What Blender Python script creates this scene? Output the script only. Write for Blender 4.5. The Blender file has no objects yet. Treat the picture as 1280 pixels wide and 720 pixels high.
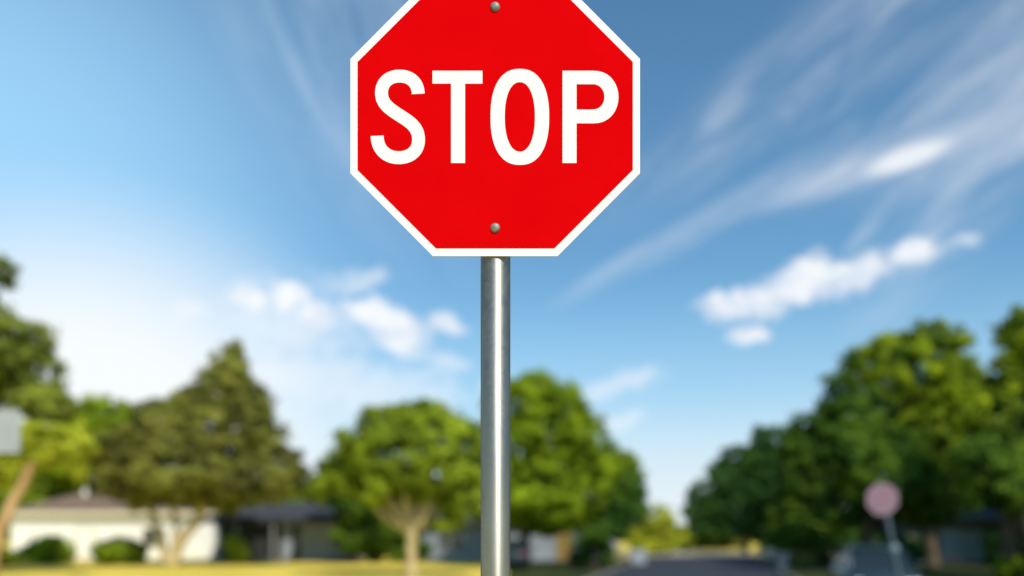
import bpy, bmesh, math, random
import numpy as np
from mathutils import Vector, Matrix
C = bpy.context.scene
col = C.collection
R = math.radians
F, CX, HY, CH = 1100.0, 640.0, 665.0, 1.8       # focal length in photo pixels, principal column, horizon row, eye height

def X(px, D): return (px - CX) / F * D
def Z(py, D): return CH + (HY - py) / F * D

# ------------------------------------------------------------------ materials
def new_mat(name):
    m = bpy.data.materials.new(name); m.use_nodes = True
    nt = m.node_tree; nt.nodes.clear()
    out = nt.nodes.new('ShaderNodeOutputMaterial')
    return m, nt, out

def surf(name, c1, c2=None, rough=.7, scale=4.0, metal=0.0, spec=.3, bump=0.0, detail=5, stretch=(1, 1, 1), lo=.35, hi=.65):
    m, nt, out = new_mat(name)
    N, L = nt.nodes, nt.links
    p = N.new('ShaderNodeBsdfPrincipled')
    p.inputs['Roughness'].default_value = rough
    p.inputs['Metallic'].default_value = metal
    p.inputs['Specular IOR Level'].default_value = spec
    L.new(p.outputs[0], out.inputs[0])
    tc = N.new('ShaderNodeTexCoord'); mp = N.new('ShaderNodeMapping')
    mp.inputs['Scale'].default_value = stretch
    L.new(tc.outputs['Object'], mp.inputs[0])
    nz = N.new('ShaderNodeTexNoise'); nz.inputs['Scale'].default_value = scale; nz.inputs['Detail'].default_value = detail
    L.new(mp.outputs[0], nz.inputs['Vector'])
    cr = N.new('ShaderNodeValToRGB')
    cr.color_ramp.elements[0].position = lo; cr.color_ramp.elements[1].position = hi
    cr.color_ramp.elements[0].color = (*c1, 1); cr.color_ramp.elements[1].color = (*(c2 or c1), 1)
    L.new(nz.outputs['Fac'], cr.inputs[0]); L.new(cr.outputs[0], p.inputs['Base Color'])
    if bump:
        b = N.new('ShaderNodeBump'); b.inputs['Strength'].default_value = bump; b.inputs['Distance'].default_value = .02
        L.new(nz.outputs['Fac'], b.inputs['Height']); L.new(b.outputs[0], p.inputs['Normal'])
    return m

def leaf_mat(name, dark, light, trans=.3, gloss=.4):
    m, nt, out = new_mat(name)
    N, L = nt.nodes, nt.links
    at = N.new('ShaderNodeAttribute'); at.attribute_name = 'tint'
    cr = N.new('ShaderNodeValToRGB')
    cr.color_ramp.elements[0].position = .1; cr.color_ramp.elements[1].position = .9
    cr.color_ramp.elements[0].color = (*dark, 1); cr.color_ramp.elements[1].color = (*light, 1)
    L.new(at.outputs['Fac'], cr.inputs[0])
    p = N.new('ShaderNodeBsdfPrincipled'); p.inputs['Roughness'].default_value = .65
    p.inputs['Specular IOR Level'].default_value = gloss * .2
    t = N.new('ShaderNodeBsdfTranslucent')
    mx = N.new('ShaderNodeMixShader'); mx.inputs[0].default_value = trans
    L.new(cr.outputs[0], p.inputs['Base Color']); L.new(cr.outputs[0], t.inputs[0])
    L.new(p.outputs[0], mx.inputs[1]); L.new(t.outputs[0], mx.inputs[2]); L.new(mx.outputs[0], out.inputs[0])
    return m

def glass_mat(name, c, rough=.08):
    return surf(name, c, tuple(v * 1.4 for v in c), rough=rough, scale=.7, spec=.6)

M = {}
M['sign_white'] = surf('sign_white', (.71, .745, .77), (.75, .785, .81), rough=.5, scale=9, spec=.12)
M['sign_red'] = surf('sign_red', (.54, .0012, .0026), (.58, .0016, .0032), rough=.7, scale=6, spec=.0)
M['letter_white'] = surf('letter_white', (.70, .735, .765), (.74, .775, .805), rough=.5, scale=14, spec=.1)
M['galv'] = surf('galvanised_steel', (.38, .37, .345), (.48, .465, .44), rough=.42, metal=1, scale=26, stretch=(1, 1, .12), bump=.03)
_nt = M['galv'].node_tree; _p = [n for n in _nt.nodes if n.type == 'BSDF_PRINCIPLED'][0]
_tg = _nt.nodes.new('ShaderNodeTangent'); _tg.direction_type = 'RADIAL'; _tg.axis = 'Z'
_nt.links.new(_tg.outputs[0], _p.inputs['Tangent']); _p.inputs['Anisotropic'].default_value = .7; _p.inputs['Anisotropic Rotation'].default_value = .25
_vz = _nt.nodes.new('ShaderNodeTexVoronoi'); _vz.inputs['Scale'].default_value = 95; _tc = _nt.nodes.new('ShaderNodeTexCoord'); _nt.links.new(_tc.outputs['Object'], _vz.inputs['Vector'])
_mr = _nt.nodes.new('ShaderNodeMapRange'); _mr.inputs[3].default_value = .44; _mr.inputs[4].default_value = .60
_nt.links.new(_vz.outputs['Color'], _mr.inputs[0]); _nt.links.new(_mr.outputs[0], _p.inputs['Roughness'])
_p.inputs['Specular Tint'].default_value = (.35, .33, .30, 1)
M['bolt'] = surf('bolt_steel', (.16, .17, .17), (.30, .31, .31), rough=.6, metal=.6, scale=90)
M['alu_back'] = surf('aluminium_back', (.45, .46, .47), (.52, .53, .54), rough=.45, metal=.9, scale=8)
M['faded_pink'] = surf('faded_pink_sheeting', (.24, .145, .185), (.28, .17, .215), rough=.6, scale=5, spec=.1)
M['faded_pale'] = surf('faded_pale_border', (.26, .19, .22), (.30, .22, .25), rough=.6, scale=5, spec=.1)
M['post_grey'] = surf('weathered_post', (.08, .11, .14), (.12, .16, .19), rough=.5, metal=.3, scale=10)
M['pale_plate'] = surf('pale_plate', (.35, .36, .355), (.42, .43, .425), rough=.5, scale=3)
M['grass'] = surf('dry_lawn', (.52, .40, .06), (.74, .58, .115), rough=.95, scale=.35, spec=.05, bump=.5, detail=9)
M['shaded_grass'] = surf('shaded_verge_grass', (.022, .032, .012), (.05, .065, .022), rough=.95, scale=.5, spec=.05, bump=.5, detail=9)  # grass colour darkened to the tone of tree shade
M['asphalt'] = surf('asphalt', (.026, .030, .044), (.04, .045, .062), rough=.85, scale=1.5, spec=.2, detail=9)
M['concrete'] = surf('concrete_paving', (.42, .36, .27), (.52, .46, .36), rough=.85, scale=.9, spec=.2, detail=8)
M['kerb'] = surf('kerb_concrete', (.13, .13, .12), (.19, .185, .17), rough=.85, scale=3)
M['bark_pale'] = surf('pale_bark', (.34, .26, .12), (.56, .45, .25), rough=.9, scale=5, stretch=(1, 1, .3), bump=.6)
M['bark_dark'] = surf('dark_bark', (.06, .045, .03), (.12, .09, .06), rough=.9, scale=5, stretch=(1, 1, .3), bump=.6)
M['bark_tan'] = surf('tan_bark', (.40, .24, .11), (.55, .36, .19), rough=.9, scale=4, stretch=(1, 1, .3), bump=.6)
M['wall_white'] = surf('white_render', (.80, .79, .76), (.86, .85, .82), rough=.8, scale=1.2)
M['wall_grey'] = surf('grey_blue_siding', (.24, .27, .31), (.30, .33, .38), rough=.75, scale=1.4)
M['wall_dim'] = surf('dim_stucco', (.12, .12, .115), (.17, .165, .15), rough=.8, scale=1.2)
M['trim_cream'] = surf('cream_trim', (.62, .55, .40), (.70, .63, .47), rough=.7, scale=3)
M['trim_grey'] = surf('grey_trim', (.22, .22, .23), (.28, .28, .29), rough=.7, scale=3)
M['roof_brown'] = surf('brown_shingle', (.13, .085, .06), (.22, .16, .12), rough=.9, scale=2.5, stretch=(1, 3, 3), bump=.4)
M['roof_dark'] = surf('charcoal_shingle', (.028, .03, .036), (.06, .062, .072), rough=.9, scale=2.5, stretch=(1, 3, 3), bump=.4)
M['pane'] = glass_mat('window_pane', (.03, .04, .05))
M['pane_pale'] = surf('pale_garage_panel', (.40, .48, .54), (.50, .58, .64), rough=.5, scale=1)
M['door_ochre'] = surf('ochre_door', (.24, .15, .04), (.30, .19, .055), rough=.6, scale=2, stretch=(3, 3, .5))
M['shade_and_post'] = surf('porch_shade_and_post', (.02, .022, .02), (.04, .042, .036), rough=.6, scale=2)
M['car_navy'] = surf('navy_paint', (.012, .02, .03), (.016, .026, .038), rough=.25, scale=1, spec=.6)
M['car_blue'] = surf('slate_blue_paint', (.010, .022, .030), (.014, .028, .036), rough=.3, scale=1, spec=.6)  # paint darkened to stand for the shade under the trees
M['car_glass'] = glass_mat('car_glass', (.012, .02, .024), .05)
M['tyre'] = surf('tyre_rubber', (.015, .015, .015), (.025, .025, .025), rough=.9)
M['rim'] = surf('wheel_rim', (.4, .4, .41), (.5, .5, .51), rough=.35, metal=1)
M['lamp_red'] = surf('tail_lamp', (.30, .01, .01), (.36, .015, .015), rough=.2, spec=.6)
M['lamp_clear'] = surf('head_lamp', (.6, .62, .64), (.7, .72, .74), rough=.15, spec=.6)
M['beige'] = surf('beige_enamel', (.40, .32, .20), (.48, .39, .26), rough=.5)
M['wood'] = surf('weathered_wood', (.16, .11, .07), (.24, .17, .11), rough=.85, stretch=(3, 3, .4))
M['bin'] = surf('slate_plastic', (.04, .06, .09), (.055, .078, .11), rough=.5)
M['box'] = surf('pale_box_paint', (.28, .32, .38), (.33, .37, .43), rough=.5)

# ------------------------------------------------------------------ object helpers
def link(o, parent=None):
    col.objects.link(o)
    if parent is not None: o.parent = parent
    return o

def obj(name, bm, mat, parent=None, smooth=False):
    me = bpy.data.meshes.new(name)
    bmesh.ops.recalc_face_normals(bm, faces=bm.faces[:])
    bm.to_mesh(me); bm.free()
    me.materials.append(mat)
    if smooth:
        for p in me.polygons: p.use_smooth = True
    return link(bpy.data.objects.new(name, me), parent)

def tag(o, label, cat, group=None):
    o['label'] = label; o['category'] = cat
    if group: o['group'] = group
    return o

def thing(name, label, cat, loc=(0, 0, 0), rz=0, group=None):
    o = bpy.data.objects.new(name, None); col.objects.link(o)
    o.empty_display_size = .2
    o.location = loc; o.rotation_euler = (0, 0, rz)
    return tag(o, label, cat, group)

def struct(o):
    o['kind'] = 'structure'; return o

def box(bm, x0, x1, y0, y1, z0, z1, bev=0):
    r = bmesh.ops.create_cube(bm, size=1)
    for v in r['verts']:
        v.co = Vector(((x0 + x1) / 2 + v.co.x * (x1 - x0), (y0 + y1) / 2 + v.co.y * (y1 - y0), (z0 + z1) / 2 + v.co.z * (z1 - z0)))
    if bev:
        es = {e for v in r['verts'] for e in v.link_edges}
        bmesh.ops.bevel(bm, geom=list(es), offset=bev, segments=2, affect='EDGES', profile=.5)
    return bm

def BOX(*a, bev=0): return box(bmesh.new(), *a, bev=bev)

def ring(bm, c, axis, r, n, ref=Vector((0, 0, 1))):
    axis = axis.normalized()
    u = axis.cross(ref)
    if u.length < 1e-3: u = axis.cross(Vector((1, 0, 0)))
    u.normalize(); w = axis.cross(u)
    return [bm.verts.new(c + (u * math.cos(2 * math.pi * i / n) + w * math.sin(2 * math.pi * i / n)) * r) for i in range(n)]

def tube(bm, pts, rad, n=10, cap=True):
    pts = [Vector(p) for p in pts]
    rs = []
    for i, p in enumerate(pts):
        a = (pts[min(i + 1, len(pts) - 1)] - pts[max(i - 1, 0)])
        rs.append(ring(bm, p, a, rad[i], n, Vector((0, 1, 0)) if abs(a.normalized().y) < .9 else Vector((1, 0, 0))))
    for a, b in zip(rs, rs[1:]):
        for i in range(n):
            bm.faces.new((a[i], a[(i + 1) % n], b[(i + 1) % n], b[i]))
    if cap:
        bm.faces.new(rs[0]); bm.faces.new(rs[-1])
    return bm

def curve_pts(a, b, bend, n=6):
    a, b, bend = Vector(a), Vector(b), Vector(bend)
    out = []
    for i in range(n + 1):
        t = i / n
        out.append(a.lerp(b, t) + bend * (4 * t * (1 - t)))
    return out

def slab(bm, outline, y0, y1, holes=()):
    """extrude a 2-D outline (x, z) between y0 (front) and y1 (back); holes are inner loops with matched bridging"""
    f = [bm.verts.new((x, y0, z)) for x, z in outline]
    b = [bm.verts.new((x, y1, z)) for x, z in outline]
    n = len(outline)
    bm.faces.new(f); bm.faces.new(b)
    for i in range(n):
        bm.faces.new((f[i], f[(i + 1) % n], b[(i + 1) % n], b[i]))
    return bm

def strip_slab(bm, A, B, y0, y1, closed=False):
    """solid ribbon between two equally long point lists A and B in (x, z)"""
    n = len(A)
    fa = [bm.verts.new((x, y0, z)) for x, z in A]; fb = [bm.verts.new((x, y0, z)) for x, z in B]
    ba = [bm.verts.new((x, y1, z)) for x, z in A]; bb = [bm.verts.new((x, y1, z)) for x, z in B]
    m = n if closed else n - 1
    for i in range(m):
        j = (i + 1) % n
        bm.faces.new((fa[i], fa[j], fb[j], fb[i])); bm.faces.new((ba[i], ba[j], bb[j], bb[i]))
        bm.faces.new((fa[i], fa[j], ba[j], ba[i])); bm.faces.new((fb[i], fb[j], bb[j], bb[i]))
    if not closed:
        for k in (0, n - 1): bm.faces.new((fa[k], fb[k], bb[k], ba[k]))
    return bm

# ------------------------------------------------------------------ the main stop sign
SD = 2.3155                                   # distance of the sign face
PXM = SD / F
SX, SZ = X(619, SD), Z(145, SD)
def L2(px, py): return ((px - 619) * PXM, (145 - py) * PXM)   # sign-local metres
sign = thing('stop_sign', 'large clean red STOP sign with white border on a shiny steel pole in the foreground', 'stop sign', (SX, SD, 0))
def octo(hx, hy, cx, cy):
    return [(cx, hy), (hx, cy), (hx, -cy), (cx, -hy), (-cx, -hy), (-hx, -cy), (-hx, cy), (-cx, hy)]
def octo_px(hx, hy, cx, cy, s=PXM): return [(x * s, y * s + SZ) for x, y in octo(hx, hy, cx, cy)]
plate = obj('sign_plate', slab(bmesh.new(), octo_px(181, 175, 78, 71.5), 0.0, .003), M['sign_white'], sign)
bmx = bmesh.new()
obj('red_field', slab(bmx, octo_px(172, 165.5, 74, 67.5), -.0007, -.0001), M['sign_red'], plate)
def zp(zx, zy):                                # coordinates measured on an enlargement of the sign
    a, b = L2(400 + zx / 2.118, zy / 2.118); return (a, b + SZ)
YL0, YL1 = -.0013, -.0008
# S : a stroked centre line
def bez(p0, p1, p2, p3, n=14):
    return [tuple((1 - t) ** 3 * a + 3 * (1 - t) ** 2 * t * b + 3 * (1 - t) * t * t * c + t ** 3 * d for a, b, c, d in zip(p0, p1, p2, p3)) for t in [i / n for i in range(n)]]
S = []
S += bez((260, 249), (260, 220), (240, 202), (211, 202))
S += bez((211, 202), (181, 202), (163, 221), (163, 246))
S += bez((163, 246), (163, 274), (182, 287), (206, 303))
S += bez((206, 303), (236, 322), (261, 336), (261, 370))
S += bez((261, 370), (261, 400), (240, 418), (208, 418))
S += bez((208, 418), (176, 418), (151.5, 396), (151.5, 360)) + [(151.5, 360)]
A, B = [], []
for i, p in enumerate(S):
    a, b = S[max(i - 1, 0)], S[min(i + 1, len(S) - 1)]
    d = Vector((b[0] - a[0], b[1] - a[1])).normalized(); nrm = Vector((-d.y, d.x))
    w = 17.0
    A.append(zp(p[0] + nrm.x * w, p[1] + nrm.y * w)); B.append(zp(p[0] - nrm.x * w, p[1] - nrm.y * w))
obj('letter', strip_slab(bmesh.new(), A, B, YL0, YL1), M['letter_white'], plate)
obj('letter', slab(bmesh.new(), [zp(*q) for q in ((298, 188), (430, 188), (430, 222), (384, 222), (384, 432), (347, 432), (347, 222), (298, 222))], YL0, YL1), M['letter_white'], plate)
def superell(cx, cy, rx, ry, e, n=72):
    o = []
    for i in range(n):
        t = 2 * math.pi * i / n; c, s = math.cos(t), math.sin(t)
        o.append((cx + rx * math.copysign(abs(c) ** (2 / e), c), cy + ry * math.copysign(abs(s) ** (2 / e), s)))
    return o
A = [zp(*q) for q in superell(529, 310, 77.5, 127, 2.35)]
B = [zp(*q) for q in superell(529, 310, 40, 92, 2.2)]
obj('letter', strip_slab(bmesh.new(), A, B, YL0, YL1, True), M['letter_white'], plate)
Po, Pi = [(642, 432), (642, 188)], [(679, 432), (679, 223)]
# the P: outer loop from the foot of the stem round the bowl; inner loop matches it point for point
outer, inner = [], []
for i in range(19):
    t = -math.pi / 2 + math.pi * i / 18; c, s = math.cos(t), math.sin(t)
    outer.append((724 + 66 * c ** .9 if c > 0 else 724, 257.5 + 69.5 * s)); inner.append((722 + 31 * c ** .9 if c > 0 else 722, 257 + 33.5 * s))
bmp = bmesh.new()
box_l = [(642, 188), (679, 188), (679, 432), (642, 432)]
slab(bmp, [zp(*q) for q in box_l], YL0, YL1)
oo = [(679, 188)] + outer + [(679, 327)]; ii = [(679, 223.5)] + inner + [(679, 290.5)]
strip_slab(bmp, [zp(*q) for q in oo], [zp(*q) for q in ii], YL0, YL1)
bmesh.ops.remove_doubles(bmp, verts=bmp.verts[:], dist=1e-6)
obj('letter', bmp, M['letter_white'], plate)
# bolts with domed heads
for py in (9, 285):
    lx, lz = L2(619, py); b = bmesh.new()
    prof = [(.0128, -.0008), (.0128, -.0022), (.0118, -.0045), (.0092, -.0068), (.0055, -.0083), (.0018, -.0089)]
    prev = None
    for r_, y_ in prof:
        rg = [b.verts.new((lx + r_ * math.cos(2 * math.pi * k / 20), y_, SZ + lz + r_ * math.sin(2 * math.pi * k / 20))) for k in range(20)]
        if prev:
            for k in range(20): b.faces.new((prev[k], prev[(k + 1) % 20], rg[(k + 1) % 20], rg[k]))
        prev = rg
    b.faces.new(prev)
    obj('bolt', b, M['bolt'], sign, smooth=True)
b = bmesh.new(); PR = 18.6 * PXM * 1.02
tube(b, [(0, .004 + PR, 0), (0, .004 + PR, SZ + .34)], [PR, PR], 48)
pole = obj('pole', b, M['galv'], sign, smooth=True)
for p in pole.data.polygons: p.use_smooth = len(p.vertices) == 4

# ------------------------------------------------------------------ the second, faded sign and the pale plate at the left edge
D2 = 18.75
fs = thing('stop_sign', 'small faded pink octagonal sign on a thin leaning grey post before dark trees', 'stop sign', (X(1103, D2) + .36, D2, 0))
s2 = D2 / F
zc = Z(624, D2)
lean = .36
fp = obj('sign_plate', slab(bmesh.new(), [(x * s2 - lean, y * s2 + zc) for x, y in octo(19.5, 19.5, 8.1, 8.1)], 0, .004), M['faded_pale'], fs)
obj('faded_field', slab(bmesh.new(), [(x * s2 - lean, y * s2 + zc) for x, y in octo(17, 17, 7.1, 7.1)], -.003, -.0005), M['faded_pink'], fp)
b = bmesh.new(); tube(b, [(0 + .2, .09, 0), (-lean + .02, .06, zc + .12)], [.055, .05], 12)
obj('post', b, M['post_grey'], fs, smooth=False)
b = bmesh.new(); q = Vector((.2, .09, 0)).lerp(Vector((-lean + .02, .06, zc + .3)), (Z(687, D2)) / (zc + .3))
bmesh.ops.create_icosphere(b, subdivisions=2, radius=.12, matrix=Matrix.Translation(q) @ Matrix.Diagonal((1, .7, 1.2, 1)))
obj('marker_bracket', b, surf('teal_bracket', (.10, .16, .17), (.14, .20, .21), rough=.5), fs, smooth=True)

D3 = 14.0
ps = thing('street_sign', 'plain pale rectangular plate cut off by the left edge of the picture', 'sign', (X(-12, D3), D3, 0))
obj('sign_plate', BOX(-.47, .47, 0, .004, Z(566, D3), Z(512, D3)), M['pale_plate'], ps)
b = bmesh.new(); tube(b, [(0, .034, 0), (0, .034, Z(514, D3))], [.028, .028], 12); obj('post', b, M['galv'], ps, smooth=False)

# ------------------------------------------------------------------ ground and roads
def sheet(name, pts, z, mat):
    b = bmesh.new(); b.faces.new([b.verts.new((x, y, z)) for x, y in pts])
    return struct(obj(name, b, mat))
b = bmesh.new(); bmesh.ops.create_grid(b, x_segments=40, y_segments=40, size=900)
struct(obj('ground', b, M['grass']))
k = .218
def lx(Y): return k * Y - 4.1
def rx(Y): return k * Y + 3.3
sheet('road', [(lx(15), 15), (rx(15), 15), (rx(66), 66), (lx(66), 66)], .004, M['asphalt'])
sheet('cross_street', [(-120, 7.5), (120, 7.5), (120, 15), (-120, 15)], .004, M['asphalt'])
sheet('far_street', [(lx(66) - 2, 66), (60, 66), (60, 80), (lx(66) - 2, 80)], .004, M['concrete'])
sheet('verge', [(rx(15.3) + .2, 15.3), (90, 15.3), (90, 65.5), (rx(65.5) + .2, 65.5)], .003, M['shaded_grass'])  # dark sheet paints tree shade on the ground right of the road
sheet('verge', [(-.08, 15.3), (.3, 15.3), (lx(62) - .2, 62), (-.34, 62)], .003, M['shaded_grass'])  # same painted shade on the ground left of the road
def kerb(a, bb_):
    a, b2 = Vector((*a, 0)), Vector((*bb_, 0)); d = (b2 - a).normalized(); n = Vector((-d.y, d.x, 0)) * .075
    b = bmesh.new()
    v = [b.verts.new(p) for p in (a - n, b2 - n, b2 + n, a + n)]
    w = [b.verts.new(p + Vector((0, 0, .12))) for p in (a - n * .8, b2 - n * .8, b2 + n, a + n)]
    b.faces.new(v); b.faces.new(w)
    for i in range(4): b.faces.new((v[i], v[(i + 1) % 4], w[(i + 1) % 4], w[i]))
    struct(obj('kerb', b, M['kerb']))
kerb((lx(15.2) - .09, 15.2), (lx(66) - .09, 66)); kerb((rx(15.2) + .09, 15.2), (rx(66) + .09, 66))
kerb((-120, 15.09), (lx(15) - .2, 15.09)); kerb((rx(15) + .2, 15.09), (120, 15.09)); kerb((-120, 7.4), (120, 7.4))

# ------------------------------------------------------------------ foliage
def leaf_mesh(name, P, Nn, size, tint, mat, rng, parent=None):
    """P leaf centres, Nn rough normals; builds one rhombic leaf per point"""
    n = len(P)
    Nn = Nn / (np.linalg.norm(Nn, axis=1, keepdims=True) + 1e-9)
    r = rng.normal(size=(n, 3))
    U = np.cross(Nn, r); U /= (np.linalg.norm(U, axis=1, keepdims=True) + 1e-9)
    V = np.cross(Nn, U)
    l = (size * rng.uniform(.7, 1.35, n))[:, None]; w = l * rng.uniform(.5, .8, n)[:, None]
    fold = Nn * l * rng.uniform(-.18, .18, n)[:, None]
    vs = np.stack([P - U * l * .5, P + V * w * .5 + fold, P + U * l * .5, P - V * w * .5 + fold], 1).reshape(-1, 3)
    me = bpy.data.meshes.new(name)
    me.vertices.add(n * 4); me.vertices.foreach_set('co', vs.astype(np.float32).ravel())
    me.loops.add(n * 4); me.loops.foreach_set('vertex_index', np.arange(n * 4, dtype=np.int32))
    me.polygons.add(n); me.polygons.foreach_set('loop_start', np.arange(0, n * 4, 4, dtype=np.int32))
    at = me.attributes.new('tint', 'FLOAT', 'FACE'); at.data.foreach_set('value', np.clip(tint, 0, 1).astype(np.float32))
    me.update(calc_edges=True); me.materials.append(mat)
    return link(bpy.data.objects.new(name, me), parent)

def unit(rng, n):
    v = rng.normal(size=(n, 3)); return v / np.linalg.norm(v, axis=1, keepdims=True)

def foliage(lobes, rng, leaf, clump, dens=1.0, gap=.04):
    """lobes: (cx, cy, cz, rx, ry, rz). returns leaf points, normals, tints"""
    P, Nn, T = [], [], []
    Lb = np.array(lobes, float)
    for i, (cx, cy, cz, ax, ay, az) in enumerate(Lb):
        area = 4 * math.pi * (((ax * ay) ** 1.6 + (ax * az) ** 1.6 + (ay * az) ** 1.6) / 3) ** (1 / 1.6)
        nc = max(6, int(area / (math.pi * clump ** 2) * 1.6 * dens))
        d = unit(rng, nc)
        rad = rng.uniform(.66, 1.04, nc) + (rng.random(nc) < .12) * rng.uniform(.02, .16, nc)
        c = np.array([cx, cy, cz]) + d * rad[:, None] * np.array([ax, ay, az])
        keep = rng.random(nc) > gap
        for j, (ox, oy, oz, bx, by, bz) in enumerate(Lb):      # drop clumps deep inside a neighbour
            if j != i:
                q = ((c - [ox, oy, oz]) / [bx, by, bz]); keep &= (q ** 2).sum(1) > .30
        c, d = c[keep], d[keep]; nc = len(c)
        if nc:
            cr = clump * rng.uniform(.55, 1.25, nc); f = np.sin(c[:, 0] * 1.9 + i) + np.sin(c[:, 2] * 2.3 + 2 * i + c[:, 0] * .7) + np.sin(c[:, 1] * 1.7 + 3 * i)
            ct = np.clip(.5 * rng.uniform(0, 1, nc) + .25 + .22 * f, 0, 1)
            nl = int(1.5 * math.pi * clump ** 2 / (leaf * leaf * .4)) + 4
            idx = np.repeat(np.arange(nc), nl)
            off = unit(rng, len(idx)) * (rng.random(len(idx)) ** .5)[:, None] * cr[idx][:, None]
            off[:, 2] *= .75
            P.append(c[idx] + off)
            Nn.append(off / clump * .8 + d[idx] * .8 + np.array([0, 0, .3]) + rng.normal(size=off.shape) * .35)
            T.append(ct[idx] * .75 + rng.random(len(idx)) * .25)
        ni = int(area / (leaf * leaf) * .9)                   # sparse inner leaves close the view through, tinted darker to paint crown shade
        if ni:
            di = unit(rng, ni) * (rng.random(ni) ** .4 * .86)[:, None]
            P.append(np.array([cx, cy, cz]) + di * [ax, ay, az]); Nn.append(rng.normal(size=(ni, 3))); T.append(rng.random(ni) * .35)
    return np.concatenate(P), np.concatenate(Nn), np.concatenate(T)

LM = {
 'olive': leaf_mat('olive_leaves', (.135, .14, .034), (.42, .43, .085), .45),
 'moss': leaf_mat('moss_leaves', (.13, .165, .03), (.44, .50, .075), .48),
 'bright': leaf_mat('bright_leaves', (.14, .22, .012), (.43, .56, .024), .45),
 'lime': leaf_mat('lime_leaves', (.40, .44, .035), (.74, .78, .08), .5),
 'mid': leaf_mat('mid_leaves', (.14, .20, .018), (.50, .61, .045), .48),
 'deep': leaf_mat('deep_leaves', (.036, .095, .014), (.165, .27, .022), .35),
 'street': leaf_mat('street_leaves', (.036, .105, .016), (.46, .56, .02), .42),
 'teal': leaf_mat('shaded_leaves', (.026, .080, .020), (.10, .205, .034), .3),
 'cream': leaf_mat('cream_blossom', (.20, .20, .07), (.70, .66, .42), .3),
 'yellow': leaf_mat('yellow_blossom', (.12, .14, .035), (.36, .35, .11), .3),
}
def plant(name, label, cat, D, lobes_px, mat, base_px, seed, trunk=None, bark='bark_dark', leaf=.22, clump=.40, dens=1.0, depth=.85, group=None, spread=.5, gap=.04):
    rng = np.random.default_rng(seed)
    bx = X(base_px, D)
    t = thing(name, label, cat, (bx, D, 0), 0, group)
    lobes = []
    for (px, py, ra, rb) in lobes_px:
        ax, az = ra * 1.05 / F * D, rb * 1.05 / F * D
        ay = max(ax, az) * depth
        cz = max(Z(py, D), az * .9)
        lobes.append((X(px, D) - bx, rng.uniform(-1, 1) * ay * spread, cz, ax, ay, az))
    P, Nn, T = foliage(lobes, rng, leaf, clump, dens, gap)
    T = T * (.92 if True else 1)
    ok = P[:, 2] > .06
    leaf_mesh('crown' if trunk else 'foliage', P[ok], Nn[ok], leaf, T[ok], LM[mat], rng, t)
    b = bmesh.new()
    if trunk:
        for path in trunk:                                     # (list of (px, py), radius at foot, radius at top)
            pts, r0, r1 = path
            pp = [Vector((X(px, D) - bx, 0 if i == 0 else rng.uniform(-.15, .15), max(Z(py, D), 0))) for i, (px, py) in enumerate(pts)]
            n = 4; dense = []
            for a, c in zip(pp, pp[1:]):
                dense += [a.lerp(c, q / n) + Vector((rng.uniform(-1, 1), rng.uniform(-1, 1), 0)) * r0 * .18 for q in range(n)]
            dense[0] = pp[0]; dense.append(pp[-1])
            m = len(dense) - 1
            tube(b, dense, [(r0 + (r1 - r0) * (i / m)) * (1.35 if i == 0 and pp[0].z < .05 else 1) for i in range(m + 1)], 10)
        top = Vector((X(trunk[0][0][-1][0], D) - bx, 0, Z(trunk[0][0][-1][1], D)))
        for l in lobes:
            e = Vector(l[:3])
            if e.z - top.z < .75 * abs(e.x - top.x): continue
            tube(b, curve_pts(top, e, Vector((0, 0, -.12 * (e - top).length)), 6), [trunk[0][2] * (1 - .14 * i) for i in range(7)], 7)
        obj('trunk', b, M[bark], t, smooth=True)
    else:
        for l in lobes[:3]:
            for q in range(3):
                tube(b, curve_pts((rng.uniform(-.015, .015), rng.uniform(-.015, .015), 0), (l[0] + rng.uniform(-.5, .5) * l[3], l[1] + rng.uniform(-.5, .5) * l[4], l[2]), (0, 0, .05), 4), [.04, .035, .03, .022, .012], 6)
        obj('stem', b, M[bark], t, smooth=True)
    return t
GB = lambda D: HY + CH * F / D                                   # row where the ground lies at distance D

# left side
plant('broadleaf_tree', 'tall dark olive tree cut off by the left edge, a lone tuft at its top', 'tree', 40,
      [(6, 341, 20, 17), (-60, 385, 50, 40), (16, 425, 46, 34), (-40, 440, 80, 70), (50, 468, 34, 30), (-5, 478, 40, 26), (62, 505, 42, 24), (-50, 530, 60, 40)], 'moss', -45, 11,
      [([(-45, GB(40)), (-42, 600), (-35, 520)], .32, .2), ([(-40, 540), (-15, 470), (-4, 370)], .16, .06)])
plant('broadleaf_tree', 'rounded bright green tree behind the white house, left of the brownish olive tree', 'tree', 64,
      [(132, 525, 46, 26), (95, 545, 46, 34), (160, 560, 40, 40), (110, 580, 50, 30)], 'bright', 115, 12,
      [([(115, GB(64)), (116, 640), (114, 600)], .25, .16)])
plant('leaning_tree', 'yellow-green drooping tree with a leaning tan trunk by the left edge', 'tree', 37,
      [(50, 548, 36, 20), (92, 556, 22, 22), (15, 560, 36, 24), (-25, 580, 40, 34), (100, 582, 10, 18), (45, 575, 24, 10), (3, 585, 20, 14)], 'lime', -12, 13,
      [([(-14, GB(37)), (-2, 670), (18, 620), (44, 572)], .30, .16)], 'bark_tan', leaf=.22, clump=.45)
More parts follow.
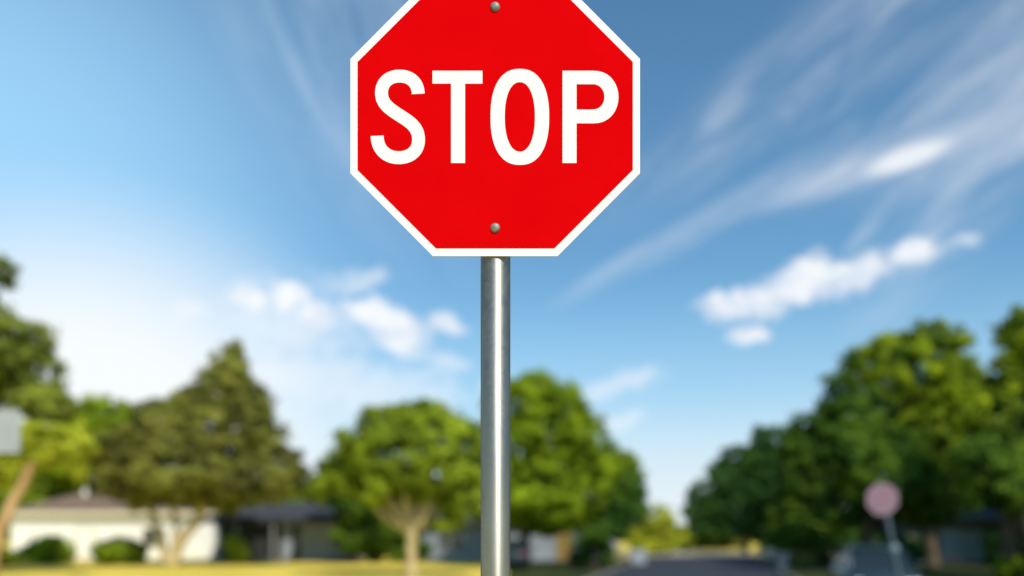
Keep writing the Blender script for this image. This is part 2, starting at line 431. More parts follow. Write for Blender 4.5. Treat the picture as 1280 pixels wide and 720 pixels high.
plant('broadleaf_tree', 'broad peaked brownish olive tree with forked pale trunks in front of the white house', 'tree', 46,
      [(291, 443, 14, 18), (286, 468, 28, 26), (278, 495, 44, 32), (308, 505, 28, 32), (246, 500, 26, 20), (335, 558, 28, 32), (196, 518, 30, 18), (232, 512, 34, 22), (205, 542, 48, 34), (165, 565, 52, 32), (270, 540, 62, 46), (314, 535, 32, 36), (345, 582, 34, 28), (135, 595, 34, 24), (225, 590, 70, 40), (310, 600, 60, 32), (366, 596, 16, 20), (180, 612, 48, 22), (268, 622, 40, 18)], 'olive', 214, 14,
      [([(212, GB(46)), (226, 676), (246, 650), (262, 615)], .34, .2), ([(210, GB(46)), (200, 670), (184, 630), (178, 605)], .26, .14), ([(216, GB(46)), (219, 660), (216, 620)], .2, .12)], 'bark_pale')
plant('broadleaf_tree', 'small dark tree with a flat dark limb, between the brownish tree and the pale-trunked tree', 'tree', 50,
      [(432, 584, 38, 8), (428, 606, 34, 20), (450, 630, 40, 26), (400, 612, 16, 20), (462, 655, 34, 24), (440, 672, 22, 18)], 'deep', 446, 15,
      [([(446, GB(50)), (445, 670), (440, 625)], .2, .12)])
plant('broadleaf_tree', 'spreading green tree with a pale forked trunk just left of the steel pole', 'tree', 35,
      [(522, 520, 38, 20), (482, 532, 34, 26), (455, 556, 36, 26), (545, 545, 40, 30), (575, 552, 28, 30), (505, 572, 56, 36), (432, 588, 32, 22), (412, 608, 18, 14), (560, 590, 44, 34), (592, 585, 26, 36), (478, 608, 44, 22), (535, 612, 34, 22), (590, 630, 30, 24), (560, 645, 26, 14)], 'mid', 514, 16,
      [([(514, GB(35)), (515, 690), (514, 662)], .25, .2), ([(514, 668), (500, 645), (486, 612)], .15, .09), ([(515, 668), (528, 640), (545, 610)], .15, .09), ([(514, 668), (512, 630), (510, 600)], .12, .08)], 'bark_pale')
plant('broadleaf_tree', 'bright green full-crowned tree just right of the steel pole', 'tree', 46,
      [(668, 484, 34, 20), (645, 510, 40, 32), (700, 510, 36, 32), (675, 545, 52, 40), (728, 550, 32, 36), (630, 570, 48, 46), (752, 585, 36, 32), (700, 590, 56, 40), (780, 592, 22, 26), (650, 620, 60, 34), (725, 625, 48, 30), (690, 645, 60, 20), (768, 618, 26, 24)], 'bright', 660, 17,
      [([(658, GB(46)), (656, 680), (660, 640), (664, 600)], .32, .2)])
plant('broadleaf_tree', 'small dark green tree overlapping the right flank of the bright full-crowned tree', 'tree', 42,
      [(786, 614, 22, 22), (796, 636, 18, 18), (774, 640, 24, 20), (756, 664, 26, 14), (736, 676, 20, 12)], 'deep', 742, 18,
      [([(742, GB(42)), (744, 690), (756, 660)], .24, .14)])
plant('broadleaf_tree', 'low sunlit lime green tree at the far end of the road', 'tree', 72,
      [(822, 652, 20, 20), (806, 668, 24, 16), (840, 668, 18, 14), (852, 677, 14, 10), (818, 682, 30, 10)], 'lime', 822, 19,
      [([(822, GB(72)), (822, 680), (822, 668)], .2, .13)])
plant('broadleaf_tree', 'low dark green tree showing above the brown roof, beside the white chimney', 'tree', 70,
      [(30, 600, 50, 26), (80, 588, 40, 24), (0, 620, 60, 26), (95, 615, 40, 26), (150, 612, 40, 26), (60, 635, 60, 22)], 'mid', 60, 51, [([(60, GB(70)), (60, 660), (58, 620)], .25, .16)])
plant('broadleaf_tree', 'low green tree behind the charcoal roof, filling the gap between two front trees', 'tree', 72,
      [(330, 628, 40, 18), (385, 622, 30, 16), (300, 620, 30, 22), (430, 625, 40, 24), (360, 640, 60, 18)], 'mid', 360, 52, [([(360, GB(72)), (360, 660), (360, 635)], .22, .14)])
plant('broadleaf_tree', 'deep green tree behind the grey-blue house, under the bright crown', 'tree', 70,
      [(560, 640, 40, 28), (620, 640, 50, 26), (680, 648, 50, 24), (730, 655, 40, 24), (505, 645, 30, 24)], 'deep', 640, 53, [([(640, GB(70)), (640, 670), (640, 645)], .25, .16)])
plant('broadleaf_tree', 'dim tree behind the dim house, under the right-hand street trees', 'tree', 66,
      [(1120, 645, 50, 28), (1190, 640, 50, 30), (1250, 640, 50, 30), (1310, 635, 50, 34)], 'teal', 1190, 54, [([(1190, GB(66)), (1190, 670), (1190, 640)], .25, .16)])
# right side
G2 = 'dark street trees in a row along the right of the road'
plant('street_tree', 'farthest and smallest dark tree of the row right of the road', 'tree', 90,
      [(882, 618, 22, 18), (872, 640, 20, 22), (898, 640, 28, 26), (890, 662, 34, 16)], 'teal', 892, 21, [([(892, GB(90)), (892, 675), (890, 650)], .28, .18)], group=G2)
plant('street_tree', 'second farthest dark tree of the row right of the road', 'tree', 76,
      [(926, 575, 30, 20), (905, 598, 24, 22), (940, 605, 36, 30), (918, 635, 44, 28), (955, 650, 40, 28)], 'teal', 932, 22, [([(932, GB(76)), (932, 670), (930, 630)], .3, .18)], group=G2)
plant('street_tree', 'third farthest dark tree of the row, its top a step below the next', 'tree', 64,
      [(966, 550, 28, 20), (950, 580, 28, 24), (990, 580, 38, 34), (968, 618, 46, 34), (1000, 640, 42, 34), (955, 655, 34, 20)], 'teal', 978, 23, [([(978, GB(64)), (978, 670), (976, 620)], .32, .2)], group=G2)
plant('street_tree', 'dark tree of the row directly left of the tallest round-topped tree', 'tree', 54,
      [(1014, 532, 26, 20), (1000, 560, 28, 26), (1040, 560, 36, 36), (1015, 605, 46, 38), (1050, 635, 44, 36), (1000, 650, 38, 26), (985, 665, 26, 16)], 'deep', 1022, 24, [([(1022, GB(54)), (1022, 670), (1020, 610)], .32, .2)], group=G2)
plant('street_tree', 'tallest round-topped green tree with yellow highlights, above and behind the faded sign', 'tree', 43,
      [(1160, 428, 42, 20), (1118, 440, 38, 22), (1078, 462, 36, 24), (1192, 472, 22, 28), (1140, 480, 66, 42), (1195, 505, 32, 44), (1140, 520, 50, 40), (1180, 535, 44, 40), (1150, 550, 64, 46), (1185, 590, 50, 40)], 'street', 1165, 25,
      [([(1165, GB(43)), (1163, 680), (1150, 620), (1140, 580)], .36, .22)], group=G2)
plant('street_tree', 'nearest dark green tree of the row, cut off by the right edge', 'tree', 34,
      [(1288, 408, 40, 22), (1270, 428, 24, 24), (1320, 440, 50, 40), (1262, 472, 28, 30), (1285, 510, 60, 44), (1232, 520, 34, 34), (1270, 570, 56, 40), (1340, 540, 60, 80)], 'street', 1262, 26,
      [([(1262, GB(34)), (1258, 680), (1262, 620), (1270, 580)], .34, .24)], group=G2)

plant('street_tree', 'dark tree mostly beyond the right edge, added to shade the dim house', 'tree', 45,  # mostly unseen tree, added to shade the dim house
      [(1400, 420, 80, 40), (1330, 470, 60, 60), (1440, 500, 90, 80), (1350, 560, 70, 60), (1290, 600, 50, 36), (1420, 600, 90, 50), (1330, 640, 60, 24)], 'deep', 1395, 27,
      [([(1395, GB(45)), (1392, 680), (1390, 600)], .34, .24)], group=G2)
plant('street_tree', 'shaded left flank of the tallest round-topped tree, as darker leaves behind the faded sign', 'tree', 40,  # lower left crown split off, its shade painted with darker leaves
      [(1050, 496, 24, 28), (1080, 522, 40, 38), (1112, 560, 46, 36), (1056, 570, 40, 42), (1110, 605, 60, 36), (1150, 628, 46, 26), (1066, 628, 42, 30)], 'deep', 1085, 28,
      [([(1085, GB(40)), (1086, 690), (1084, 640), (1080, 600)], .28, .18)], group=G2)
plant('street_tree', 'shaded lower crown of the nearest street tree, as darker leaves at the right edge', 'tree', 32,  # darker leaves paint the shade low in the nearest crown
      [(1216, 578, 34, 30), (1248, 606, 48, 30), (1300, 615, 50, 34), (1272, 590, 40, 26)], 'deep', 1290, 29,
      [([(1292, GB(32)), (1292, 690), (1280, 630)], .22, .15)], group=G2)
# shrubs
SG = 'clipped round shrubs before the white house'
plant('shrub', 'left one of two clipped round shrubs before the white wall', 'shrub', 49, [(57, 688, 28, 17), (44, 694, 20, 12), (70, 694, 20, 12), (64, 676, 12, 8)], 'bright', 57, 31, leaf=.16, clump=.28, group=SG)
plant('shrub', 'right one of two clipped round shrubs before the white wall', 'shrub', 48, [(150, 690, 30, 16), (135, 694, 18, 13), (168, 692, 18, 15)], 'bright', 150, 32, leaf=.16, clump=.28, group=SG)
plant('shrub', 'small green shrub in the dark porch of the charcoal-roofed house', 'shrub', 48, [(296, 688, 15, 16), (290, 680, 10, 12)], 'mid', 295, 33, leaf=.16, clump=.28)
plant('shrub', 'low dim shrub beside the far left leaning trunk', 'shrub', 45, [(8, 698, 22, 10)], 'mid', 8, 34, leaf=.16, clump=.28)
plant('shrub', 'cream flowering shrub left of the pale utility box', 'shrub', 50, [(769, 699, 11, 10), (760, 703, 8, 6)], 'cream', 768, 35, leaf=.14, clump=.22)
plant('shrub', 'yellow flowering shrub on the verge left of the faded sign', 'shrub', 44, [(1005, 702, 12, 11)], 'yellow', 1005, 36, leaf=.14, clump=.22)
plant('shrub', 'leafy green shrub at the bottom right corner', 'shrub', 33, [(1280, 710, 26, 16), (1262, 716, 16, 10)], 'street', 1276, 37, leaf=.16, clump=.3)
plant('shrub', 'large dark green bush beneath the street trees, left of the yellow shrub', 'shrub', 50, [(978, 680, 26, 18), (1000, 672, 26, 22), (1026, 686, 28, 16)], 'deep', 1000, 38, leaf=.2, clump=.4)
plant('shrub', 'dim olive shrubbery across the far street, at the end of the road', 'shrub', 92, [(872, 678, 16, 9), (895, 680, 20, 8), (918, 678, 18, 10)], 'olive', 895, 39, leaf=.2, clump=.4)
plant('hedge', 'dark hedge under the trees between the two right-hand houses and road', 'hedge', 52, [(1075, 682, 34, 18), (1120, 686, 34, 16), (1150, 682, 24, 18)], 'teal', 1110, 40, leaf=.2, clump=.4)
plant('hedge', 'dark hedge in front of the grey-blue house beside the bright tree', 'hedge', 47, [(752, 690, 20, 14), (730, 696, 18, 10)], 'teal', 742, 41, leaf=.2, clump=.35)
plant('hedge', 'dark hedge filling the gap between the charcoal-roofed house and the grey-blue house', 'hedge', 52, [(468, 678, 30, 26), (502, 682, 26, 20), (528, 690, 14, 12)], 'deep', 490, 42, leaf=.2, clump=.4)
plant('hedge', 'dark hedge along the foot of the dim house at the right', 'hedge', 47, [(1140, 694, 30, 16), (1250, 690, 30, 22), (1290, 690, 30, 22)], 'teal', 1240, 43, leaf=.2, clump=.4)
# far-off belt of trees
rng = np.random.default_rng(5)
lob = []
for x_ in np.arange(-170, 175, 5.0):
    h = rng.uniform(1.5, 2.6) * (1 if 5 < x_ < 60 else 2.6)
    lob.append((x_, 150 + rng.uniform(-4, 4), h * .5, 4.0, 3.0, h * .55))
P, Nn, T = foliage(lob, rng, .5, 1.0, 1.0)
belt = leaf_mesh('distant_woods', P[P[:, 2] > .1], Nn[P[:, 2] > .1], .5, T[P[:, 2] > .1], LM['mid'], rng)
belt['kind'] = 'stuff'; belt['label'] = 'far-off low belt of trees on the horizon'; belt['category'] = 'woods'

# ------------------------------------------------------------------ houses
def hip_roof(bm, x0, x1, y0, y1, ze, zr, inset, th=.16):
    ym = (y0 + y1) / 2
    v = [bm.verts.new(p) for p in ((x0, y0, ze), (x1, y0, ze), (x1, y1, ze), (x0, y1, ze))]
    w = [bm.verts.new(p + Vector((0, 0, th))) for p in [a.co for a in v]]
    r0, r1 = bm.verts.new((x0 + inset, ym, zr)), bm.verts.new((x1 - inset, ym, zr))
    bm.faces.new(v)
    for i in range(4): bm.faces.new((v[i], v[(i + 1) % 4], w[(i + 1) % 4], w[i]))
    bm.faces.new((w[0], w[1], r1, r0)); bm.faces.new((w[2], w[3], r0, r1)); bm.faces.new((w[1], w[2], r1)); bm.faces.new((w[3], w[0], r0))
    return bm
def window(t, x0, x1, z0, z1, frame, pane):
    b = bmesh.new(); w = .08
    box(b, x0, x0 + w, -.05, -.003, z0, z1); box(b, x1 - w, x1, -.05, -.003, z0, z1)
    box(b, x0 + w, x1 - w, -.05, -.003, z1 - w, z1); box(b, x0 - .05, x1 + .05, -.09, -.003, z0 - w, z0 - .002)
    xm = (x0 + x1) / 2; box(b, xm - .03, xm + .03, -.04, -.003, z0, z1 - w)
    f = obj('window', b, frame, t)
    b = bmesh.new(); box(b, x0 + w, xm - .03, -.02, -.004, z0, z1 - w); box(b, xm + .03, x1 - w, -.02, -.004, z0, z1 - w)
    obj('pane', b, pane, f)
def door(t, x0, x1, z1, mat, trim):
    d = obj('door', BOX(x0, x1, -.04, -.003, .06, z1), mat, t)
    b = bmesh.new(); box(b, x0 - .1, x0 - .003, -.06, -.003, .06, z1 + .1); box(b, x1 + .003, x1 + .1, -.06, -.003, .06, z1 + .1); box(b, x0 - .003, x1 + .003, -.06, -.003, z1 + .003, z1 + .1)
    obj('door_frame', b, trim, d)
    b = bmesh.new(); bmesh.ops.create_icosphere(b, subdivisions=2, radius=.04, matrix=Matrix.Translation((x1 - .12, -.07, 1.05))); obj('handle', b, M['galv'], d)
def garage(t, x0, x1, z1, mat, trim):
    b = bmesh.new()
    for i in range(4):
        za, zb = .06 + (z1 - .06) * i / 4, .06 + (z1 - .06) * (i + 1) / 4
        box(b, x0, x1, -.04, -.003, za + .012, zb - .012)
    g = obj('garage_door', b, mat, t)
    b = bmesh.new(); box(b, x0 - .12, x0 - .003, -.06, -.002, .06, z1 + .12); box(b, x1 + .003, x1 + .12, -.06, -.002, .06, z1 + .12); box(b, x0 - .003, x1 + .003, -.06, -.002, z1 + .003, z1 + .12)
    obj('door_frame', b, trim, g)
def house(name, label, D, p0, p1, depth, eave, ridge, wall, roofm, trim, inset=3.0, over=.55):
    cx = (X(p0, D) + X(p1, D)) / 2; hw = (X(p1, D) - X(p0, D)) / 2
    t = thing(name, label, 'house', (cx, D, 0))
    b = bmesh.new(); box(b, -hw, hw, 0, depth, .05, eave); obj('wall', b, M[wall], t)
    obj('foundation', BOX(-hw - .04, hw + .04, -.06, depth + .04, -.02, .048), M['kerb'], t)
    r = obj('roof', hip_roof(bmesh.new(), -hw - over, hw + over, -over, depth + over, eave + .004, ridge, inset), M[roofm], t)
    obj('fascia', BOX(-hw - over - .03, hw + over + .03, -over - .04, -over - .003, eave - .14, eave + .17), M[trim], r)
    lp = lambda px: X(px, D) - cx
    return t, r, lp, hw
t, r, lp, hw = house('white_house', 'low white house with a brown shingle roof and white chimney, sunlit at the left', 57, 14, 268, 9, 2.95, 4.75, 'wall_white', 'roof_brown', 'trim_cream', 3.5, .35)
b = bmesh.new(); box(b, lp(80) - .35, lp(80) + .35, 3.2, 4.0, 3.4, 5.3); box(b, lp(80) - .42, lp(80) + .42, 3.1, 4.1, 5.302, 5.42)
obj('chimney', b, M['wall_white'], r)
window(t, lp(178), lp(208), .9, 2.1, M['trim_cream'], M['pane'])
door(t, lp(96), lp(116), 2.1, M['wall_white'], M['trim_cream'])
t, r, lp, hw = house('garage_house', 'low charcoal-roofed house with a dark porch and pale grey garage front', 53, 272, 440, 9, 2.5, 3.75, 'wall_grey', 'roof_dark', 'roof_dark', 3.0, .8)
obj('porch_shade_panel', BOX(lp(276), lp(352), -.03, -.003, .06, 2.44), M['shade_and_post'], t)  # flat dark panel on the wall paints the porch shade
for px in (300, 345): obj('porch_post', BOX(lp(px) - .07, lp(px) + .07, -.7, -.56, .0, 2.49), M['trim_grey'], t)
garage(t, lp(378), lp(428), 2.25, M['wall_grey'], M['trim_grey'])
obj('pilaster', BOX(lp(366), lp(374), -.08, -.003, .06, 2.46), M['shade_and_post'], t)
t, r, lp, hw = house('grey_house', 'long grey-blue house with an ochre door, shaded behind the steel pole and the bright tree', 54, 528, 772, 9, 2.5, 3.9, 'wall_grey', 'roof_dark', 'trim_grey', 3.0)
door(t, lp(696), lp(713), 2.1, M['door_ochre'], M['trim_grey'])
window(t, lp(548), lp(578), .9, 2.0, M['trim_grey'], M['pane'])
window(t, lp(728), lp(752), .9, 2.0, M['trim_grey'], M['pane'])
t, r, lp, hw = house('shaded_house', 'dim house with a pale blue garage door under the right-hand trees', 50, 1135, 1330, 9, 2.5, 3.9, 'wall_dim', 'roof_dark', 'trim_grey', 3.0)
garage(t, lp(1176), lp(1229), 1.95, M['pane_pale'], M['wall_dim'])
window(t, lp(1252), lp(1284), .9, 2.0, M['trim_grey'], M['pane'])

# ------------------------------------------------------------------ cars
def loft(bm, sections):
    rs = [[bm.verts.new(p) for p in s] for s in sections]
    n = len(rs[0])
    for a, c in zip(rs, rs[1:]):
        for i in range(n): bm.faces.new((a[i], a[(i + 1) % n], c[(i + 1) % n], c[i]))
    bm.faces.new(rs[0]); bm.faces.new(rs[-1])
    return bm
def car(label, loc, rz, paint):
    t = thing('parked_car', label, 'car', loc, rz)
    def sec(x, hw, zb, zt, tuck=.08):
        return [(x, -hw + tuck, zb), (x, -hw, zb + .18), (x, -hw - .0, zt - .22), (x, -hw + .07, zt - .04), (x, -hw * .55, zt), (x, hw * .55, zt), (x, hw - .07, zt - .04), (x, hw, zt - .22), (x, hw, zb + .18), (x, hw - tuck, zb)]
    st = [(-2.25, .70, .36, .80), (-2.15, .82, .26, .92), (-1.75, .89, .22, .98), (-1.0, .90, .20, .97), (.0, .90, .20, .95), (.9, .90, .20, .93), (1.6, .88, .22, .86), (2.05, .80, .26, .76), (2.22, .66, .34, .66)]
    body = obj('body', loft(bmesh.new(), [sec(*s) for s in st]), M[paint], t, smooth=True)
    gl = [(-1.75, .72, .955, .02), (-1.15, .66, .94, .42), (-.2, .64, .94, .50), (.35, .64, .94, .46), (1.05, .70, .90, .03)]
    obj('window_glass', loft(bmesh.new(), [[(x, -hw - .10, z), (x, -hw + .03, z + h), (x, hw - .03, z + h), (x, hw + .10, z)] for x, hw, z, h in gl]), M['car_glass'], t)
    rf = [(-1.25, .60, 1.345), (-.9, .62, 1.42), (-.2, .62, 1.452), (.3, .62, 1.425), (.5, .59, 1.36)]
    obj('roof', loft(bmesh.new(), [[(x, -hw, z - .02), (x, -hw + .12, z + .02), (x, hw - .12, z + .02), (x, hw, z - .02)] for x, hw, z in rf]), M[paint], t, smooth=True)
    for s in (-1, 1):
        for pts, rr in (([(-1.72, s * .79, .95), (-1.2, s * .65, 1.36)], [.045, .035]), ([(1.02, s * .77, .92), (.45, s * .63, 1.38)], [.035, .03]), ([(-.2, s * .73, .95), (-.22, s * .625, 1.43)], [.035, .03])):
            obj('pillar', tube(bmesh.new(), pts, rr, 6), M[paint], t)
    for x in (-1.35, 1.38):
        for s in (-1, 1):
            b = bmesh.new(); w0 = s * .70; w1 = s * .915
            tube(b, [(x, w0, .32), (x, (w0 + w1) / 2, .32), (x, w1 - s * .03, .32), (x, w1, .32)], [.30, .32, .32, .29], 28)
            wh = obj('wheel', b, M['tyre'], t)
            b = bmesh.new(); tube(b, [(x, w1 + s * .002, .32), (x, w1 + s * .014, .32)], [.20, .17], 20); obj('rim', b, M['rim'], wh)
    for s in (-1, 1):
        obj('tail_light', BOX(-2.24, -2.12, s * .62 - .16, s * .62 + .16, .70, .84, bev=.02), M['lamp_red'], t)
        obj('headlight', BOX(2.03, 2.17, s * .58 - .15, s * .58 + .15, .58, .68, bev=.02), M['lamp_clear'], t)
        obj('wing_mirror', BOX(.72, .86, s * .98 - .09, s * .98 + .09, .93, 1.05, bev=.03), M[paint], t)
    obj('bumper', BOX(-2.32, -2.2, -.68, .68, .40, .56, bev=.03), M[paint], t)
    return t
car('slate blue car parked on the grass behind the faded pink sign', (X(1092, 23), 23, 0), R(-104), 'car_blue')
car('dark navy car parked by the house, half hidden behind the steel pole', (X(640, 44), 44, 0), R(88), 'car_navy')

# ------------------------------------------------------------------ small street things
DM = 46
t = thing('mailbox', 'beige rounded mailbox on a wooden post at the right verge', 'mailbox', (X(958, DM) + .15, DM, 0))
obj('post', BOX(-.05, .05, -.05, .05, 0, .42), M['wood'], t)
b = bmesh.new(); pr = [(-.26, .421), (.26, .421), (.26, .72)] + [(.26 * math.cos(a), .72 + .24 * math.sin(a)) for a in [math.pi * i / 12 for i in range(1, 12)]] + [(-.26, .72)]
slab(b, pr, -.34, .34); obj('box', b, M['beige'], t)
obj('flap', slab(bmesh.new(), [(x * .9, .69 + (z - .69) * .9) for x, z in pr], -.356, -.343), M['trim_cream'], t)
obj('flag', BOX(.262, .275, -.05, .12, .6, .66), M['lamp_red'], t)

DB = 40
t = thing('wheelie_bin', 'slate blue wheelie bin on the right verge below the mailbox', 'bin', (X(976, DB), DB, 0))
b = bmesh.new(); loft(b, [[(-w, -w, z), (w, -w, z), (w, w, z), (-w, w, z)] for w, z in ((.20, .06), (.25, .42), (.27, .78))]); obj('body', b, M['bin'], t)
b = bmesh.new(); loft(b, [[(-w, -w - .02, z), (w, -w - .02, z), (w, w, z), (-w, w, z)] for w, z in ((.29, .783), (.29, .82), (.22, .86))]); obj('lid', b, M['bin'], t)
for s in (-1, 1):
    b = bmesh.new(); tube(b, [(s * .21, .24, .08), (s * .26, .24, .08)], [.08, .08], 16); obj('wheel', b, M['tyre'], t)

DU = 48
t = thing('utility_box', 'pale blue-grey utility box on the verge left of the road', 'utility box', (X(797, DU), DU, 0))
obj('plinth', BOX(-.46, .46, -.36, .36, -.01, .08), M['kerb'], t)
obj('body', BOX(-.42, .42, -.32, .32, .082, .80, bev=.02), M['box'], t)
d = obj('door', BOX(-.36, .36, -.345, -.322, .14, .74, bev=.006), M['box'], t)
obj('handle', BOX(.25, .29, -.375, -.347, .40, .52), M['galv'], d)

# ------------------------------------------------------------------ sun, sky
AZ, EL = R(154), R(47)
sd = Vector((math.sin(AZ) * math.cos(EL), math.cos(AZ) * math.cos(EL), math.sin(EL)))
sl = bpy.data.lights.new('sun', 'SUN'); sl.energy = 4.6; sl.angle = R(.53); sl.color = (1, .93, .80)
so = bpy.data.objects.new('sun', sl); col.objects.link(so); so.rotation_euler = sd.to_track_quat('Z', 'Y').to_euler(); so.location = (6, -10, 12)

W = bpy.data.worlds.new('World'); C.world = W; W.use_nodes = True
nt = W.node_tree; nt.nodes.clear(); N, L = nt.nodes, nt.links
def nd(tp, **kw):
    n = N.new(tp)
    for a, v in kw.items(): setattr(n, a, v)
    return n
def put(sock, v):
    if isinstance(v, (int, float)): sock.default_value = v
    elif isinstance(v, tuple): sock.default_value = v
    else: L.new(v, sock)
def mth(op, a, b=None, c=None, clamp=False):
    n = nd('ShaderNodeMath', operation=op, use_clamp=clamp); put(n.inputs[0], a)
    if b is not None: put(n.inputs[1], b)
    if c is not None: put(n.inputs[2], c)
    return n.outputs[0]
def mixc(f, a, b):
    n = nd('ShaderNodeMix', data_type='RGBA'); put(n.inputs[0], f); put(n.inputs[6], a); put(n.inputs[7], b); return n.outputs[2]
def sstep(v, lo, hi, t0=0., t1=1.):
    n = nd('ShaderNodeMapRange', interpolation_type='SMOOTHSTEP'); put(n.inputs[0], v)
    for i, q in enumerate((lo, hi, t0, t1)): n.inputs[i + 1].default_value = q
    return n.outputs[0]
tc = nd('ShaderNodeTexCoord'); sep = nd('ShaderNodeSeparateXYZ'); L.new(tc.outputs['Generated'], sep.inputs[0])
az = mth('ARCTAN2', sep.outputs[0], sep.outputs[1]); el = mth('ARCSINE', sep.outputs[2])
cb = nd('ShaderNodeCombineXYZ'); L.new(az, cb.inputs[0]); L.new(el, cb.inputs[1]); sph = cb.outputs[0]
def noise(vec, scale, detail=5, rough=.55, rot=0, stretch=(1, 1), off=0., dist=0.):
    mp = nd('ShaderNodeMapping'); L.new(vec, mp.inputs[0]); mp.inputs['Rotation'].default_value = (0, 0, rot)
    m2 = nd('ShaderNodeMapping'); L.new(mp.outputs[0], m2.inputs[0]); m2.inputs['Scale'].default_value = (stretch[0], stretch[1], 1); m2.inputs['Location'].default_value = (off, off * .7, off * .3)
    n = nd('ShaderNodeTexNoise'); L.new(m2.outputs[0], n.inputs['Vector']); n.inputs['Scale'].default_value = scale; n.inputs['Detail'].default_value = detail; n.inputs['Roughness'].default_value = rough; n.inputs['Distortion'].default_value = dist
    return n
wn = noise(sph, 16, 4, .6)                      # ragged edges: bend the direction a little
vm = nd('ShaderNodeVectorMath', operation='SUBTRACT'); L.new(wn.outputs['Color'], vm.inputs[0]); vm.inputs[1].default_value = (.5, .5, .5)
vs = nd('ShaderNodeVectorMath', operation='SCALE'); L.new(vm.outputs[0], vs.inputs[0]); vs.inputs['Scale'].default_value = .05
va = nd('ShaderNodeVectorMath', operation='ADD'); L.new(sph, va.inputs[0]); L.new(vs.outputs[0], va.inputs[1]); warp = va.outputs[0]
def dirs(px, py):
    a = math.atan((px - CX) / F); return a, math.atan((HY - py) / F * math.cos(a))
def blob(vec, px, py, rx_, ry_, deg=0):
    a, e = dirs(px, py); a2, e2 = dirs(px + 10, py); a3, e3 = dirs(px, py + 10)
    sx, sy = abs(a2 - a) / 10, abs(e3 - e) / 10
    mp = nd('ShaderNodeMapping', vector_type='TEXTURE'); L.new(vec, mp.inputs[0])
    mp.inputs['Location'].default_value = (a, e, 0); mp.inputs['Rotation'].default_value = (0, 0, R(deg)); mp.inputs['Scale'].default_value = (rx_ * sx, ry_ * sy, 1)
    g = nd('ShaderNodeTexGradient', gradient_type='SPHERICAL'); L.new(mp.outputs[0], g.inputs[0])
    return g.outputs['Fac']
def total(bl):
    s = bl[0]
    for q in bl[1:]: s = mth('MAXIMUM', s, q)
    return s
sky = nd('ShaderNodeTexSky', sky_type='NISHITA'); sky.sun_disc = False
sky.sun_elevation = EL; sky.sun_rotation = AZ; sky.air_density = 1.0; sky.dust_density = .6; sky.ozone_density = 2.0
tint = nd('ShaderNodeMix', data_type='RGBA', blend_type='MULTIPLY'); tint.inputs[0].default_value = 1
L.new(sky.outputs[0], tint.inputs[6]); tint.inputs[7].default_value = (.88, 1.32, 1.40, 1)
c = tint.outputs[2]
# bright hazy air, thickest low on the left
front = sstep(sep.outputs[1], -.1, .5)
wide = blob(sph, -60, 300, 800, 680, 0)
c = mixc(sstep(wide, .0, .85, 0, .95), c, (3.7, 6.9, 10.0, 1))
low = mth('MULTIPLY', sstep(el, .02, .30, .8, 0), front)
c = mixc(low, c, (5.4, 7.4, 9.3, 1))
low2 = mth('MULTIPLY', sstep(el, .0, .17, .85, 0), front)
c = mixc(low2, c, (8.6, 9.2, 9.6, 1))
left = blob(sph, 110, 535, 480, 340, 0)
c = mixc(sstep(left, .0, .75, 0, .96), c, (9.7, 10.0, 10.1, 1))
# cirrus veils on the right
fib = noise(sph, 7, 9, .64, R(-20), (1, 6), 3.1, .8).outputs['Fac']
fib3 = noise(sph, 6, 8, .6, R(58), (1, 4.5), 2.2, .5).outputs['Fac']
fib2 = noise(sph, 5.0, 9, .62, R(-28), (1, 4.5), 7.7, .7).outputs['Fac']
band = total([blob(sph, 1300, 150, 300, 50, 18), blob(sph, 1110, 203, 230, 30, 12)])
veil = total([blob(sph, 1310, 50, 260, 150, 22), blob(sph, 1250, 20, 520, 190, 22), blob(sph, 1000, 90, 360, 90, 30), blob(sph, 1200, 250, 260, 90, 48)])
veil_l = total([blob(sph, 440, 90, 330, 200, -50), blob(sph, 480, 0, 260, 160, 0)])
band2 = total([blob(sph, 900, 268, 230, 30, 24), blob(sph, 770, 335, 120, 20, 28), blob(sph, 1000, 225, 160, 28, 18), blob(sph, 1180, 260, 130, 24, 48), blob(sph, 1085, 285, 80, 18, 48), blob(sph, 905, 140, 60, 26, 40)])
d4 = mth('MULTIPLY', sstep(band2, 0, .8), sstep(fib, .25, .75, .2, 1))
d1 = mth('MULTIPLY', sstep(band, 0, .8), sstep(fib, .30, .70, .35, 1))
d2 = mth('MULTIPLY', sstep(veil, 0, .75), sstep(fib2, .32, .78))
d3 = mth('MULTIPLY', sstep(veil_l, 0, .8), sstep(fib3, .25, .8))
c = mixc(mth('MULTIPLY', d2, .42), c, (8.6, 9.0, 9.6, 1))
c = mixc(mth('MULTIPLY', d1, .5), c, (9.2, 9.5, 9.9, 1))
c = mixc(mth('MULTIPLY', d4, .28), c, (8.6, 9.1, 9.7, 1))
c = mixc(mth('MULTIPLY', d3, .42), c, (6.2, 7.8, 9.6, 1))
spark = mth('MULTIPLY', sstep(blob(sph, 1135, 197, 75, 20, 10), 0, .7), .75)
c = mixc(spark, c, (10, 10.2, 10.4, 1))
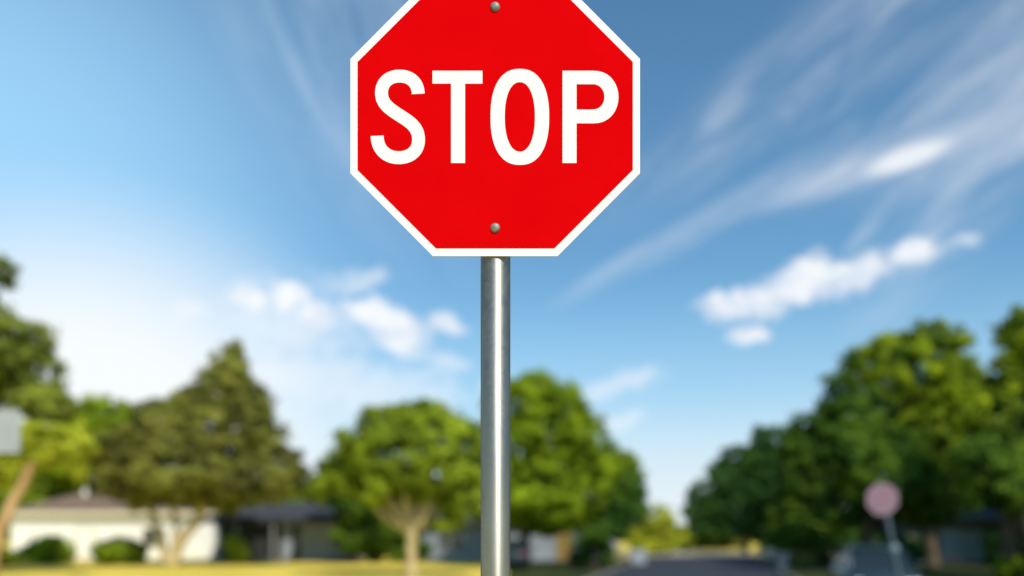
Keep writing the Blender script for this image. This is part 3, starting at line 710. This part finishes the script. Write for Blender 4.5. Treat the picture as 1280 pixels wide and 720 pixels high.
# small cumulus
puff = noise(sph, 40, 8, .6, 0, (1, 1.25), 1.3).outputs['Fac']
cum = total([blob(warp, 935, 380, 92, 30, 10), blob(warp, 1000, 356, 85, 44, 14), blob(warp, 1060, 345, 78, 36, 14), blob(warp, 1140, 318, 58, 26, 14), blob(warp, 937, 420, 34, 18, 0),
             blob(warp, 465, 393, 56, 32, -14), blob(warp, 505, 412, 60, 38, -20), blob(warp, 308, 366, 36, 17, 0), blob(warp, 362, 362, 30, 22, -15), blob(warp, 395, 392, 30, 26, -15), blob(warp, 560, 400, 30, 20, -20)])
thin = total([blob(warp, 450, 346, 70, 20, 8), blob(warp, 775, 478, 90, 20, 8), blob(warp, 480, 482, 170, 50, 0), blob(warp, 560, 452, 36, 20, 0), blob(warp, 380, 400, 130, 70, -10), blob(warp, 1208, 292, 24, 16, 0), blob(warp, 350, 470, 140, 40, 0), blob(warp, 235, 380, 34, 18, 0), blob(warp, 770, 522, 60, 16, 4)])
dc = mth('MULTIPLY', sstep(mth('ADD', mth('MULTIPLY', cum, 1.25), mth('MULTIPLY', mth('SUBTRACT', puff, .5), 1.6)), .10, .85), sstep(cum, 0, .22))
dt = mth('MULTIPLY', sstep(mth('ADD', thin, mth('MULTIPLY', mth('SUBTRACT', puff, .5), 1.5)), .05, .85), sstep(thin, 0, .25))
c = mixc(mth('MULTIPLY', dt, .5), c, (9.2, 9.6, 10.1, 1))
shade = sstep(noise(sph, 22, 6, .6, 0, (1, 1.6), 5.7).outputs['Fac'], .36, .60)
c = mixc(mth('MULTIPLY', dc, .92), c, mixc(shade, (7.6, 8.3, 9.4, 1), (10.1, 10.2, 10.3, 1)))
corner = mth('MULTIPLY', sstep(blob(sph, 1300, 60, 280, 130, 24), 0, .9), sstep(fib2, .2, .8, .3, 1))
c = mixc(mth('MULTIPLY', corner, .28), c, (9.0, 9.4, 9.9, 1))
bg = nd('ShaderNodeBackground'); L.new(c, bg.inputs[0]); bg.inputs[1].default_value = .1
wo = nd('ShaderNodeOutputWorld'); L.new(bg.outputs[0], wo.inputs[0])

# ------------------------------------------------------------------ camera
cam = bpy.data.cameras.new('camera'); co = bpy.data.objects.new('camera', cam); col.objects.link(co)
co.location = (0, 0, CH); co.rotation_euler = (R(90), 0, 0)
cam.sensor_width = 36; cam.lens = F * 36 / 1280; cam.shift_y = (HY - 360) / 1280
cam.clip_start = .05; cam.clip_end = 3000
cam.dof.use_dof = True; cam.dof.focus_distance = SD; cam.dof.aperture_fstop = .85; cam.dof.aperture_blades = 0
C.camera = co
C.view_settings.view_transform = 'Standard'; C.view_settings.look = 'None'; C.view_settings.exposure = 0
C.cycles.use_denoising = True
C.cycles.max_bounces = 6; C.cycles.transparent_max_bounces = 8
